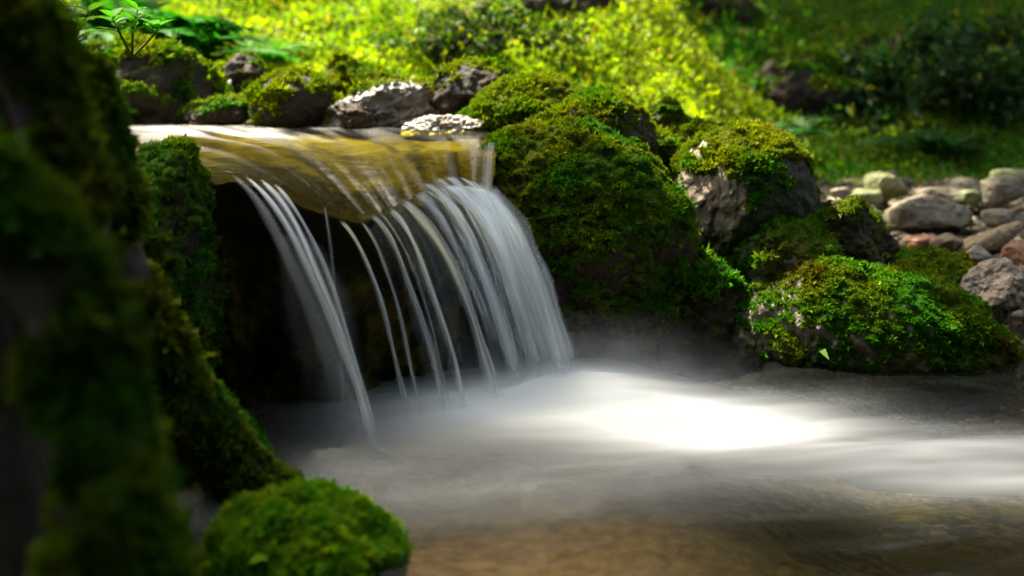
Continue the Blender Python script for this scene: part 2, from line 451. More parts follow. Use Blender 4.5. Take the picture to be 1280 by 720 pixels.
B('boulder', at(594, 126, 4.5), (.17, .16, .13), (0, .1, .1), 37, 6, cuts=2, fine=.02, moss=14000, msize=.008, mbias=-.30, bare=((0, -1, .1), .35), yellow=.8, brown=.4, mat=M_ROCK, label='dark-faced boulder with moss along its crest', )
B('boulder', at(448, 150, 4.38), (.10, .09, .06), (0, .2, .4), 38, 6, cuts=5, mat=M_ROCK, label='small dark rock at the edge of the upper water', cat='rock')
B('boulder', at(570, 164, 4.25), (.19, .1, .05), (0, .03, -.1), 39, 6, cuts=3, fine=.07, mat=M_WET, label='wet knobbly rock at the water line below the dark-faced boulder', cat='rock')
# --- mossy shoulder left of the fall
B('boulder', at(205, 385, 2.95), (.125, .24, .40), (.05, .12, .0), 41, 7, moss=90000, msize=.006, mbias=.55, mslope=.8, yellow=.2, brown=.05, thick=.025,
  label='tall moss-covered rock at the dark end of the fall')
B('boulder', at(205, 625, 2.62), (.2, .22, .24), (.1, .5, .2), 42, 6, moss=45000, msize=.0075, mbias=.5, mslope=.8, yellow=.2, thick=.025, label='mossy bank rock sloping from the roots to the water')
mound = B('moss_mound', at(376, 708, 2.12), (.16, .19, .118), (0, .05, .2), 44, 6, moss=120000, msize=.008, mbias=1.1, mslope=.8, yellow=.15, brown=.12, thick=.02, clump=16, gain=1.7,
  rough=.2, freq=2.2, pale=110, label='low cushion of bright green moss at the water edge', cat='moss mound')

# --- a capsule on its stalk above the moss mound
def tube(pts, radii, sides=8, closed=True, seed=0, jitter=0, freq=6):
    pts = np.asarray(pts, float); radii = np.broadcast_to(np.asarray(radii, float), len(pts))
    T = nrm(np.gradient(pts, axis=0)); ref = np.array([.13, .95, .28])
    A = nrm(np.cross(T, ref)); Bn = nrm(np.cross(T, A))
    an = np.linspace(0, 2 * math.pi, sides, endpoint=False)
    ring = A[:, None] * np.cos(an)[None, :, None] + Bn[:, None] * np.sin(an)[None, :, None]
    rr = np.broadcast_to(radii[:, None], (len(pts), sides)).copy()
    if jitter:
        q = (pts[:, None] + ring * radii[:, None, None]).reshape(-1, 3)
        rr *= 1 + jitter * fbm(q * freq + seed, 3).reshape(len(pts), sides)
    V = (pts[:, None] + ring * rr[..., None]).reshape(-1, 3)
    i = np.arange(len(pts) * sides).reshape(len(pts), sides); j = np.roll(i, -1, 1)
    F = np.stack([i[:-1], i[1:], j[1:], j[:-1]], -1).reshape(-1, 4)
    n = len(V); V = np.concatenate([V, pts[:1], pts[-1:]])
    T0 = np.stack([np.full(sides, n), i[0], j[0]], 1); T1 = np.stack([np.full(sides, n + 1), j[-1], i[-1]], 1)
    return V, [F, np.concatenate([T0, T1])]

def spline(pts, n):
    """Catmull-Rom through the points"""
    p = np.asarray(pts, float); p = np.vstack([2 * p[0] - p[1], p, 2 * p[-1] - p[-2]])
    t = np.linspace(0, len(p) - 3 - 1e-6, n); k = t.astype(int); f = (t - k)[:, None]
    a, b, c, d = p[k], p[k + 1], p[k + 2], p[k + 3]
    return .5 * (2 * b + (c - a) * f + (2 * a - 5 * b + 4 * c - d) * f ** 2 + (3 * b - a - 3 * c + d) * f ** 3)

# ------------------------------------------------------------------ mossy tree with roots, left
def mossy_root(name, parent, org, pts, radii, seed, n, yellow=.5, brown=.1, mbias=.42, sides=56, steps=150, thick=.02):
    p = spline(pts, steps); rad = np.interp(np.linspace(0, 1, steps), np.linspace(0, 1, len(radii)), radii)
    V, F = tube(p - org, rad, sides, seed=seed, jitter=.25, freq=6)
    T = np.concatenate([F[0][:, :3], F[0][:, [0, 2, 3]], F[1]])
    N = vnormals(V, T)
    W = V + org
    ax = np.concatenate([np.repeat(p, sides, 0), p[:1], p[-1:]])
    out = nrm(W - ax); sgn = np.sign((out * N).sum(1).mean()); N = N * sgn
    m = N[:, 2] * .55 + mbias + .6 * fbm(W * 7 + seed, 3)
    mask = sstep(.1, .5, m)
    me = mesh_np(name, V, F, M_BARK, {'moss': mask}); o = link(name, me, parent)
    if sgn < 0: T = T[:, ::-1]
    grow_moss(o, V, T, N, mask, org, n, .0085, seed + 7, thick=thick, clump=24, yellow=yellow, brown=brown, lean=(.2, .9), gain=.75)
    return o

torg = np.array([-2.0, 2.0, .35])
tree = bpy.data.objects.new('mossy_tree', None); COL.objects.link(tree); tree.location = torg
tag(tree, 'old tree foot with moss-hung roots spilling down the bank', 'tree')
tp = spline([(-1.95, 2.0, -.3), (-1.95, 2.0, .3), (-2.0, 2.0, .9), (-2.1, 2.1, 2.2), (-2.2, 2.3, 5.8)], 160)
tr = np.interp(np.linspace(0, 1, 160), [0, .08, .2, .35, 1], [.62, .58, .36, .28, .16])
tV, tF = tube(tp - torg, tr, 72, seed=4, jitter=.3, freq=2.4)
trunk = link('trunk', mesh_np('trunk', tV, tF, M_BARK, {'moss': np.zeros(len(tV))}), tree)
mossy_root('root', tree, torg, [at(-110, -80, 2.1), at(-20, 20, 2.15), at(60, 95, 2.2), at(112, 180, 2.25), at(138, 310, 2.3), at(200, 455, 2.36), at(278, 578, 2.42), at(365, 632, 2.45)],
           [.09, .075, .07, .065, .06, .055, .055, .05], 51, 70000, .5, .06)
mossy_root('root', tree, torg, [at(-40, -20, 1.75), at(40, 90, 1.75), at(72, 220, 1.72), at(105, 400, 1.66), at(150, 580, 1.6), at(205, 790, 1.55)], [.06, .055, .045, .042, .045, .05], 52, 36000, .55, .3)
mossy_root('root', tree, torg, [at(-120, 190, 1.45), at(0, 275, 1.45), at(70, 360, 1.42), at(105, 500, 1.38), at(135, 640, 1.33), at(165, 830, 1.28)], [.07, .06, .055, .05, .055, .06], 53, 36000, .25, .1)
mossy_root('root', tree, torg, [at(-100, 60, 1.95), at(10, 100, 2.0), at(70, 200, 2.08), at(95, 350, 2.1), at(135, 540, 2.1), at(195, 710, 2.08), at(220, 800, 2.05)], [.09, .07, .06, .06, .06, .06, .06], 54, 26000, .35, .3, mbias=.3)
mossy_root('root', tree, torg, [at(-110, -60, 2.2), at(-50, 120, 2.2), at(-10, 330, 2.1), at(20, 560, 2.05), at(60, 800, 2.0)], [.11, .1, .1, .1, .1], 55, 9000, .3, .2, mbias=-.1)

r = np.random.default_rng(31)
cc_ = np.array([1.05, 1.65, 0]) + 6.4 * SUN_DIR; cs = cc_ + nrm(r.normal(size=(40, 3))) * np.array([1.5, 1.2, .5]) * r.random((40, 1)) ** .4  # unseen crown placed toward the sun to shade the front of the pool
for k_ in range(6):
    q = spline([(-2.1, 2.12, 2.2 + .3 * k_), (np.array([-2.1, 2.5, 3.2]) + cs[k_]) / 2, cs[k_]], 24)
    V, F = tube(q - torg, np.linspace(.09, .012, 24), 10, jitter=.2); link('limb', mesh_np('limb', V, F, M_BARK, {'moss': np.zeros(len(V))}), tree)
SHADE_CROWN = (cs, r.uniform(.25, .42, 40))
# moss capsule
cb = at(404, 606, 2.25); ct = at(405, 596, 2.25)
tV, tF = tube([cb, (cb + ct) / 2 + [.002, 0, 0], ct], .0012, 6)
cap = link('moss_capsule', mesh_np('moss_capsule', tV - cb, tF, M_TWIG), loc=cb)
tag(cap, 'single pale spore capsule on a thin stalk above the moss cushion', 'spore capsule')
V, F = ico(3); link('capsule', mesh_np('capsule', V * [.004, .004, .006] + (ct - cb), F, M_TWIG), cap)

# ------------------------------------------------------------------ ledge, upper water, waterfall
SS = np.array([0, .12, .3, .45, .6, .75, .88, 1.0])
LIP = np.array([at(283, 214, 2.95), at(345, 228, 2.95), at(400, 256, 2.95), at(447, 270, 2.98), at(490, 260, 3.05), at(540, 238, 3.16), at(585, 240, 3.28), at(618, 252, 3.4)])
UPS = np.array([(-1.35, 3.25, .6), (-1.5, 3.7, .6), (-1.6, 4.5, .6), (-1.5, 5.1, .6), (-1.0, 5.0, .6), (-.55, 4.75, .6), (-.2, 4.4, .6), (.02, 4.2, .6)])
def LP(s): return np.stack([np.interp(s, SS, LIP[:, k]) for k in range(3)], -1)
def UP(s): return np.stack([np.interp(s, SS, UPS[:, k]) for k in range(3)], -1)
def smooth1(f, s, w=.06):
    return sum(f(np.clip(s + d, 0, 1)) for d in np.linspace(-w, w, 7)) / 7

ns, nt = 220, 120
s = np.linspace(0, 1, ns); t = np.linspace(0, 1, nt)
Ls, Us = smooth1(LP, s), smooth1(UP, s)
def top_point(S_, T_):
    L = np.stack([np.interp(S_, s, Ls[:, k]) for k in range(3)], -1); U = np.stack([np.interp(S_, s, Us[:, k]) for k in range(3)], -1)
    P = U + (L - U) * T_[:, None]
    z = Z_UP + (L[:, 2] - Z_UP) * np.clip((T_ - .70) / .30, 0, 1) ** 1.8
    P[:, 2] = z
    return P
SG, TG = [a.ravel() for a in np.meshgrid(s, t)]
P = top_point(SG, TG)
q = np.stack([SG * 13, TG * 1.6, np.zeros_like(SG)], 1)
fl = fbm(q, 3)
P[:, 2] += .004 * fl * (.3 + TG) + .001 * perlin(q * 3)
idx = np.arange(ns * nt).reshape(nt, ns)
wF = np.stack([idx[:-1, :-1], idx[:-1, 1:], idx[1:, 1:], idx[1:, :-1]], -1).reshape(-1, 4)
st = fbm(np.stack([SG * 26, TG * 1.3, np.zeros_like(SG) + 5], 1), 3)
foam_glint = sstep(.1, .7, st) * .22 * sstep(.8, 1, TG) * sstep(.6, .9, SG)                     # white threads as it goes over on the right
foam_glint += .5 * np.exp(-((P[:, 0] + 1.02) / .42) ** 2 - ((P[:, 1] - 4.0) / .55) ** 2) * sstep(-.3, .4, fl)  # bright reflection on the far-left water, painted white
foam_glint += .3 * sstep(.78, 1, SG) * sstep(.25, .7, TG) * sstep(-.5, .5, st)
foam_glint = np.clip(foam_glint, 0, .9) 
fall = bpy.data.objects.new('waterfall', None); COL.objects.link(fall); forg = np.array([-.2, 3.0, 0]); fall.location = forg
tag(fall, 'small silky waterfall pouring over a rock ledge into the pool', 'waterfall')
link('water_film', mesh_np('water_film', P - forg, wF, M_FILM, {'foam': foam_glint}), fall)

# the ledge rock under the film: top, rounded brow and recessed face
nl = 170
sl = np.linspace(-.12, 1.0, 200)
prof = np.linspace(0, 1, nl)
SG2, TG2 = [a.ravel() for a in np.meshgrid(sl, prof)]
Sc = np.clip(SG2, 0, 1)
tt = np.clip(TG2 / .55, 0, 1)
Pt = top_point(Sc, tt)
ext = (SG2 - Sc)
Pt[:, 0] += ext * 1.5; Pt[:, 1] += ext * .5
down = np.clip((TG2 - .55) / .45, 0, 1)
drop = .75 * down
inset = .008 + .20 * sstep(.10, .6, down)
fd = np.array([.55, -.55])
Pt[:, 2] -= .03 + drop
w_ = sstep(.44, .57, TG2)
Pt[:, 0] -= fd[0] * inset * w_ ; Pt[:, 1] -= fd[1] * inset * w_
nz = fbm(Pt * 5.0 + 3, 4)
Pt[:, 0] += .085 * nz * (.1 + down); Pt[:, 1] -= .085 * nz * (.1 + down)
Pt[:, 2] += .014 * fbm(Pt * 6 + 11, 4)
i2 = np.arange(len(sl) * nl).reshape(nl, len(sl))
lF = np.stack([i2[:-1, :-1], i2[1:, :-1], i2[1:, 1:], i2[:-1, 1:]], -1).reshape(-1, 4)[:, ::-1]
ba = np.interp(Sc, [0, .25, .5, .8, 1], [.50, .62, .78, .93, .95])
brow = sstep(ba, ba + .12, TG2 / .55 + .07 * fbm(Pt * 8, 3))                       # bare black rock where the water thins out over the edge
streaks = fbm(np.stack([Sc * 17, tt * 2.2, np.zeros_like(Sc) + 8], 1), 4)
brow = brow * (1 - .55 * sstep(.12, .35, down) * sstep(-.3, .4, fbm(Pt * 7 + 4, 4)))
brow = np.clip(np.maximum(brow * .96, .75 * sstep(-.05, .55, streaks)), 0, .96)   # long dark streaks in the algae
lo = np.array([-.5, 3.4, 0.0])
ledge = link('rock_ledge', mesh_np('rock_ledge', Pt - lo, lF, M_LEDGE, {'moss': brow}), loc=lo)
tag(ledge, 'dark undercut rock ledge that the stream slides over', 'rock ledge')

def arc(L, E, n, a=.22):
    """path of falling water from lip L to landing E, steepening like a thrown stream"""
    tau = np.linspace(0, 1, n)
    p = L + (E - L) * tau[:, None]
    p[:, 2] = L[2] + (E[2] - L[2]) * (a * tau + (1 - a) * tau ** 2)
    return p, tau

def strand(l, e, w0, w1, alpha, seed, a=.22, ripple=.5):
    L, E = at(*l), at_z(*e, .0)
    E = E + np.array([0, 0, -.01])
    n, m = 70, 15
    p, tau = arc(L, E, n, a)
    # begin a little upstream so it grows out of the film
    T = nrm(np.gradient(p, axis=0)); side = nrm(np.cross(T, np.array([.3, -.9, .2]))); outw = nrm(np.cross(side, T))
    u = np.linspace(-1, 1, m)
    w = (w0 + (w1 * 1.3 - w0) * tau ** .8) * .5
    r = np.random.default_rng(seed)
    w = w * (1 + .45 * perlin(np.stack([tau * 4.5, tau * 0 + seed * 1.7, tau * 0 + 3], 1)))
    wob = .011 * perlin(np.stack([tau * 3, tau * 0 + seed, tau * 0], 1)) * tau
    V = p[:, None] + side[:, None] * (u[None, :, None] * w[:, None, None] + wob[:, None, None]) - outw[:, None] * (((u ** 2) * .45)[None, :, None] * w[:, None, None])
    streak = .65 + .5 * perlin(np.stack([np.broadcast_to(u, (n, m)).ravel() * 2.4 + seed * 3.1, np.repeat(tau, m) * 1.5, np.zeros(n * m)], 1)) * 1.3
    edge = (1 - np.abs(u) ** 2.0) ** 1.5
    A = 1.25 * alpha * np.repeat(sstep(0, .10, tau) * (1 - .30 * tau) * sstep(1.0, .88, tau), m) * np.tile(edge, n) * np.clip(streak, .15, 1.3)
    i = np.arange(n * m).reshape(n, m)
    F = np.stack([i[:-1, :-1], i[:-1, 1:], i[1:, 1:], i[1:, :-1]], -1).reshape(-1, 4)
    return link('water_strand', mesh_np('water_strand', V.reshape(-1, 3) - forg, F, M_VEIL, {'foam': np.clip(A, 0, 1)}), fall)

k = 0
for args in [
    ((288, 218, 2.95), (452, 566), .010, .050, .22), ((306, 221, 2.95), (470, 570), .014, .017, .9), ((324, 224, 2.95), (474, 572), .015, .015, .85),
    ((341, 229, 2.95), (478, 570), .010, .012, .7), ((350, 262, 3.02), (440, 560), .10, .14, .12),
    ((405, 256, 2.95), (432, 540), .007, .008, .3), ((424, 275, 2.95), (514, 526), .009, .015, .75),
    ((450, 276, 2.98), (529, 524), .008, .012, .6), ((463, 268, 3.0), (558, 520), .012, .020, .7), ((472, 264, 3.0), (568, 520), .006, .010, .4),
    ((485, 260, 3.02), (582, 518), .014, .018, .85), ((500, 250, 3.06), (628, 506), .022, .034, .85),
    ((590, 232, 3.32), (706, 486), .05, .07, .55), ((606, 238, 3.38), (716, 478), .06, .075, .85)]:
    strand(*args, seed=60 + k); k += 1

# broad veils on the right, streaky sheets
def veil(l0, l1, e0, e1, alpha, seed, freq):
    m, n = 130, 90
    uu = np.linspace(0, 1, m)
    L0, L1, E0, E1 = at(*l0), at(*l1), at_z(*e0, -.02), at_z(*e1, -.02)
    tau = np.linspace(0, 1, n)
    L = L0 + (L1 - L0) * uu[:, None]; L[:, 2] += .02 * np.sin(uu * math.pi); E = E0 + (E1 - E0) * uu[:, None]
    P = L[None] + (E - L)[None] * tau[:, None, None]
    P[..., 2] = L[None, :, 2] + (E - L)[None, :, 2] * (.2 * tau + .8 * tau ** 2)[:, None]
    UU, TT = np.meshgrid(uu, tau)
    q = np.stack([UU.ravel() * freq + seed, TT.ravel() * 1.1, np.zeros(m * n) + seed], 1)
    f = fbm(q, 4, .55)
    P[..., 1] -= (.012 * f.reshape(n, m)) * (.3 + tau[:, None])
    A = alpha * np.clip(.55 + 1.1 * f, .06, 1) * (sstep(0, .12, UU) * sstep(1, .9, UU) * sstep(0, .07, TT) * (1 - .35 * TT) * sstep(1, .85, TT)).ravel()
    i = np.arange(n * m).reshape(n, m)
    F = np.stack([i[:-1, :-1], i[:-1, 1:], i[1:, 1:], i[1:, :-1]], -1).reshape(-1, 4)
    link('water_veil', mesh_np('water_veil', P.reshape(-1, 3) - forg, F, M_VEIL, {'foam': np.clip(A, 0, 1)}), fall)
veil((512, 244, 3.1), (606, 236, 3.34), (628, 512), (720, 474), 1.0, 3, 4.5)
veil((520, 232, 3.16), (592, 226, 3.34), (640, 506), (705, 482), .7, 8, 7)
veil((440, 270, 3.02), (520, 246, 3.14), (535, 530), (640, 506), .10, 14, 8)

# ------------------------------------------------------------------ lower pool
X = np.linspace(-2.6, 5.0, 520); Y = np.concatenate([np.linspace(-1.6, 1.5, 40), np.linspace(1.52, 4.6, 260)])
XX, YY = [a.ravel() for a in np.meshgrid(X, Y)]
p3 = np.stack([XX, YY, 0 * XX], 1)
# distance from the line where the water lands
e0, e1 = at_z(470, 570, 0)[:2], at_z(722, 472, 0)[:2]
dv = e1 - e0; tl = np.clip(((XX - e0[0]) * dv[0] + (YY - e0[1]) * dv[1]) / (dv @ dv), 0, 1)
dl = np.hypot(XX - e0[0] - tl * dv[0], YY - e0[1] - tl * dv[1])
flow = np.stack([XX * .9 + .25 * YY, (YY - .22 * XX) * 5.5 , 0 * XX + 2], 1)
stk = fbm(flow + .25 * fbm(p3 * 2, 2)[:, None], 4)
core = np.exp(-((XX - .21) / .50) ** 2 - ((YY - 2.98 + .3 * (XX - .27)) / .28) ** 2) * 1.3
land = (.18 + .55 * tl) * np.exp(-(dl / .19) ** 2)
yc = 2.98 - .46 * (XX - .25)
tail = sstep(.1, .5, XX) * np.exp(-((YY - yc) / (.20 + .06 * np.clip(XX - .3, 0, 2))) ** 2) * (1.0 * np.exp(-np.clip(XX - .45, 0, 9) / 1.1))
apron = .24 * np.exp(-((XX + .02) / .55) ** 2 - ((YY - 2.45 - .12 * XX) / .17) ** 2)
fo = core * (.9 + .2 * stk) + land + tail * np.clip(.72 + .75 * stk, .1, 1.2) + apron * np.clip(.8 + .55 * fbm(flow * [1.6, .8, 1] + .8 * fbm(p3 * 3, 2)[:, None], 3), .25, 1.3)
far = .0 * sstep(.5, 1.0, XX) * sstep(2.8, 3.3, YY) * sstep(-.6, .5, stk)
fo = np.clip((fo + far) * .85, 0, .93)
zz = .012 * fbm(flow * .8, 3) + .022 * np.exp(-((XX - .25) / .25) ** 2 - ((YY - 3.12) / .16) ** 2) + .02 * land
j = np.arange(len(XX)).reshape(len(Y), len(X))
pF = np.stack([j[:-1, :-1], j[:-1, 1:], j[1:, 1:], j[1:, :-1]], -1).reshape(-1, 4)
kind(link('stream_water', mesh_np('stream_water', np.stack([XX, YY, zz], 1), pF, M_POOL, {'foam': fo})), 'structure')

# spray hanging where the fall lands
def mist():
    t = NT('spray')
    co = t.n('ShaderNodeTexCoord').outputs['Object']
    le = t.n('ShaderNodeVectorMath', operation='LENGTH'); t.l(co, le.inputs[0])
    f = t.math('SUBTRACT', 1.0, le.outputs['Value'], True); f = t.math('POWER', f, 1.6)
    nz = t.noise(2.2, 3, co); f = t.math('MULTIPLY', f, t.math('MULTIPLY', nz, nz))
    v = t.n('ShaderNodeVolumePrincipled'); v.inputs['Color'].default_value = (.95, .97, .95, 1); v.inputs['Anisotropy'].default_value = .2
    t.l(t.math('MULTIPLY', f, 4.5), v.inputs['Density']); t.l(v.outputs[0], t.out.inputs['Volume'])
    return t.m
V, F = ico(4)
o = link('spray_mist', mesh_np('spray_mist', V, F, mist()), loc=(.22, 3.22, .03)); o.scale = (.5, .3, .2); kind(o, 'stuff')

# ------------------------------------------------------------------ stones on the gravel bank
protos = []
for k in range(8):
    V, F = rock_shape(4, (1, .8, .62), (0, 0, 0), 200 + k, .16, 5 + k % 4, .05)
    protos.append((V, F))
def stone(px, py, Yd, r, mat, label, seed, rot=0., sq=(1, 1, 1), tilt=0., group=None, level=5, cuts=7, cat='stone'):
    c = at(px, py, Yd)
    return B('stone', c, (r * sq[0], r * .8 * sq[1], r * .62 * sq[2]), (0, tilt, rot), seed, level, mat, .06, cuts, .05, label=label, cat=cat, group=group, square=.62)
stone(1160, 268, 4.95, .205, M_PALE, 'largest pale angular stone on the gravel bank', 231, .15, (1, .9, .82), .06, cuts=9)
stone(1178, 246, 5.3, .16, M_PALE, 'flat pale stone showing over the largest stone', 232, 0, (1, .9, .5), .05)
stone(1108, 231, 5.35, .115, M_GREENSTONE, 'rounded greenish stone at the back of the gravel', 233, .2, (1, 1, .95), cuts=3)
stone(1084, 246, 5.1, .075, M_GREENSTONE, 'small grey-green stone below the rounded greenish stone', 234)
stone(1050, 242, 5.0, .045, M_PALE, 'small whitish stone beside the yellow mossy boulder', 235)
stone(1086, 272, 4.85, .07, M_PALE, 'pale stone tucked by the largest stone', 236, .6)
stone(1250, 240, 5.1, .11, M_PALE, 'tall pale stone stacked at the edge of the bank', 237, .5, (1, 1, 1.2))
stone(1268, 222, 5.3, .10, M_GREENSTONE, 'greyish stone topping the heap at the bank', 238, .1, (1.2, 1, .7))
stone(1245, 272, 4.85, .085, M_PALE, 'pale stone under the tall stacked stone', 239, 1.)
stone(1238, 300, 4.6, .13, M_PALE, 'long pale stone leaning toward the water', 240, .3, (1.3, .6, .6), -.35)
stone(1278, 318, 4.45, .085, M_RUST, 'rust-stained stone at the low end of the gravel', 241, .5)
stone(1212, 246, 5.25, .06, M_GREENSTONE, 'small dull stone between the largest stone and the heap', 242, .4)
stone(1222, 318, 4.4, .06, M_PALE, 'rounded pale stone above the grey angular rock', 243, .4)
stone(1150, 302, 4.62, .06, M_RUST, 'reddish stone in front of the largest stone', 244, .4)
r = np.random.default_rng(77)
def hz(x, y): return float(height(np.array([x]), np.array([y]))[0])
sm = {}
n_st = 0
for k in range(900):
    if n_st >= 150: break
    y = r.uniform(4.1, 6.0); x = r.uniform(1.02, 2.9)
    if y < 4.25 and x > 1.9: continue
    z = hz(x, y)
    rad = r.lognormal(math.log(.034), .45); rad = min(rad, .1)
    key = (int(r.integers(8)), 'rust' if (y < 4.75 and r.random() < .6) else ('green' if r.random() < .2 else 'pale'))
    if key not in sm:
        V, F = protos[key[0]]
        m = {'rust': M_RUST, 'green': M_GREENSTONE, 'pale': M_PALE}[key[1]]
        sm[key] = link('stone', mesh_np('stone', V, F, m, {'moss': np.zeros(len(V))}))
        o = sm[key]
    else:
        o = sm[key].copy(); COL.objects.link(o)
    o.location = (x, y, z + rad * .25); o.scale = (rad * r.uniform(.8, 1.3), rad, rad * r.uniform(.7, 1.1)); o.rotation_euler = (r.uniform(-.3, .3), r.uniform(-.3, .3), r.uniform(0, 6.3))
    tag(o, {'rust': 'small reddish-brown stone lying among the gravel by the water', 'green': 'small dull green stone lying on the gravel bank', 'pale': 'small pale stone lying on the gravel bank'}[key[1]], 'stone',
        {'rust': 'small reddish stones of the gravel bank', 'green': 'small greenish stones of the gravel bank', 'pale': 'small pale stones of the gravel bank'}[key[1]])
    n_st += 1
# fine gravel between them
gm = sstep(.95, 1.15, gV[:, 0]) * sstep(3.2, 2.8, gV[:, 0]) * sstep(3.8, 4.1, gV[:, 1]) * sstep(6.2, 5.8, gV[:, 1])
P, _ = sample(gV, gT, gm, 4200, r)
V0, F0 = ico(2)
rad = r.lognormal(math.log(.011), .35, len(P))
A = (V0[None] * np.array([1, .85, .6]) * (1 + .25 * r.normal(size=(len(P), len(V0), 1)) * .5) * rad[:, None, None] + P[:, None]).reshape(-1, 3)
Fg = (F0[None] + (np.arange(len(P)) * len(V0))[:, None, None]).reshape(-1, 3)
t_ = NT('gravel'); p_ = t_.n('ShaderNodeBsdfPrincipled'); t_.l(t_.attr('tint', 'Color'), p_.inputs['Base Color']); p_.inputs['Roughness'].default_value = .8; M_GRAVEL = t_.surf(p_.outputs[0])
gc = np.where(r.random((len(P), 1)) < .45, np.array([.17, .08, .04]), np.array([.24, .2, .12])) * r.uniform(.5, 1.4, (len(P), 1))
kind(link('gravel', mesh_np('gravel', A, Fg, M_GRAVEL, cols=np.repeat(gc, len(V0), 0))), 'stuff')

# ------------------------------------------------------------------ bleached twig, seedling, ferns, shrubs
def twig_thing():
    root = bpy.data.objects.new('fallen_twig', None); COL.objects.link(root)
    o = at(236, 142, 4.78); root.location = o
    tag(root, 'bleached forked twig lying across the slab by the upper pool', 'twig')
    for pts, rad in [([(235, 142, 4.78), (262, 134, 4.8), (284, 129, 4.82), (300, 131, 4.84), (316, 135, 4.84)], (.007, .009, .009, .008, .004)),
                     ([(285, 128, 4.82), (275, 118, 4.9), (287, 103, 5.0), (298, 88, 5.1)], (.008, .007, .005, .003)),
                     ([(284, 124, 4.84), (297, 126, 4.86), (306, 132, 4.86)], (.006, .004, .003))]:
        p = spline([at(*q) for q in pts], 24); rr = np.interp(np.linspace(0, 1, 24), np.linspace(0, 1, len(rad)), rad)
        V, F = tube(p - o, rr, 10, jitter=.3, freq=30); link('branch', mesh_np('branch', V, F, M_TWIG), root)
twig_thing()

def leaf_mesh(pos, d, sd, L, W, col, r, curve=.25, nx=7):
    """one broad curved leaf with a point"""
    t = np.linspace(0, 1, nx); w = np.sin(math.pi * t ** .75) * W * .5; up = np.cross(sd, d)
    c = pos + d * (t * L)[:, None] - up * (curve * L * t ** 2)[:, None]
    V = np.concatenate([c + sd * w[:, None] + up * (w * .25)[:, None], c, c - sd * w[:, None] + up * (w * .25)[:, None]])
    a = np.arange(nx - 1)
    F = np.concatenate([np.stack([a, a + 1, a + 1 + nx, a + nx], 1), np.stack([a + nx, a + nx + 1, a + 1 + 2 * nx, a + 2 * nx], 1)])
    return V, F, np.repeat(np.array([col]), len(V), 0)

def plant(name, base, stems, label, cat, r, leafL, leafW, pairs, col, group=None, stem_r=.004):
    root = bpy.data.objects.new(name, None); COL.objects.link(root); root.location = [float(v) for v in base]
    tag(root, label, cat, group)
    for top in stems:
        p = spline([np.zeros(3), (top * .5) + r.normal(size=3) * .02, top], 24)
        V, F = tube(p, np.linspace(stem_r, stem_r * .4, 24), 7)
        st = link('stem', mesh_np('stem', V, F, M_LEAF, cols=np.tile([.06, .09, .01], (len(V), 1))), root)
        for k in range(pairs):
            i = int((.3 + .7 * (k + 1) / pairs) * 23)
            for sg in (-1, 1):
                az = k * 1.9 + (0 if sg > 0 else math.pi) + r.normal() * .3
                d = nrm(np.array([math.cos(az), math.sin(az), r.uniform(.3, 1.0)]))
                sd = nrm(np.cross(d, [0, 0, 1.0]))
                V, F, c = leaf_mesh(p[i], d, sd, leafL * r.uniform(.7, 1.15), leafW * r.uniform(.8, 1.1), np.array(col) * r.uniform(.8, 1.2), r)
                link('leaf', mesh_np('leaf', V, F, M_LEAF, cols=c), st)
    return root
r = np.random.default_rng(8)
bp = at(108, 78, 3.0)
plant('seedling', bp, [at(98, 2, 3.0) - bp, at(112, 14, 2.95) - bp], 'small broad-leaved seedling growing on the root above the boulder', 'seedling', r, .075, .036, 4, (.10, .26, .02))
bp = at(165, 72, 3.4)
plant('seedling', bp, [at(172, 12, 3.4) - bp, at(140, 22, 3.35) - bp, at(190, 34, 3.45) - bp], 'leafy green seedling with many stems at the bank top', 'seedling', r, .06, .03, 5, (.05, .22, .015))

def fern(base, n, L, label, col, r, group=None):
    root = bpy.data.objects.new('fern', None); COL.objects.link(root); root.location = [float(v) for v in base]; tag(root, label, 'fern', group)
    for k in range(n):
        az = 2 * math.pi * (k + r.uniform(-.3, .3)) / n; el = r.uniform(.6, 1.25); l = L * r.uniform(.75, 1.15)
        h = np.array([math.cos(az), math.sin(az), 0]); tt = np.linspace(0, 1, 26)
        sp = h * (tt * l * math.cos(el) * (1 + .5 * tt))[:, None] + np.array([0, 0, 1.]) * (l * (math.sin(el) * tt - .55 * tt ** 2.4))[:, None]
        T = nrm(np.gradient(sp, axis=0)); sd = nrm(np.cross(T, np.array([0, 0, 1.]) + h * .01))
        Pn, D, Sd, Ln = [], [], [], []
        for sg in (-1, 1):
            for a in range(2, 26):
                ll = l * .3 * math.sin(math.pi * min(1, .12 + .88 * tt[a]) ** .8) + .004
                d = nrm(sd[a] * sg + T[a] * .35 - np.array([0, 0, .15])); Pn.append(sp[a]); D.append(d); Sd.append(nrm(T[a] - d * (T[a] @ d))); Ln.append(ll)
        Pn, D, Sd, Ln = map(np.array, (Pn, D, Sd, Ln))
        bV, bF = blades(Pn, D, Sd, Ln, l * .055, r, .3)
        V, F = tube(sp, np.linspace(.004, .001, 26), 5)
        link('frond', mesh_np('frond', np.concatenate([bV, V]), [bF] + [f + len(bV) for f in F], M_LEAF,
                              cols=np.array(col) * r.uniform(.75, 1.25, (len(bV) + len(V), 1))), root)
r = np.random.default_rng(18)
fern(at(222, 92, 5.5), 15, .62, 'deep green fern behind the sloping dark boulder', (.014, .115, .008), r)
fern(at(170, 70, 5.7), 13, .6, 'soft green fern at the top of the bank by the seedlings', (.016, .115, .008), r)
fern(at(330, 78, 6.1), 11, .30, 'light green fern behind the brown boulder', (.05, .15, .01), r)
fern(at(1170, 196, 6.3), 9, .34, 'shaded fern over the back of the gravel bank', (.016, .075, .012), r)
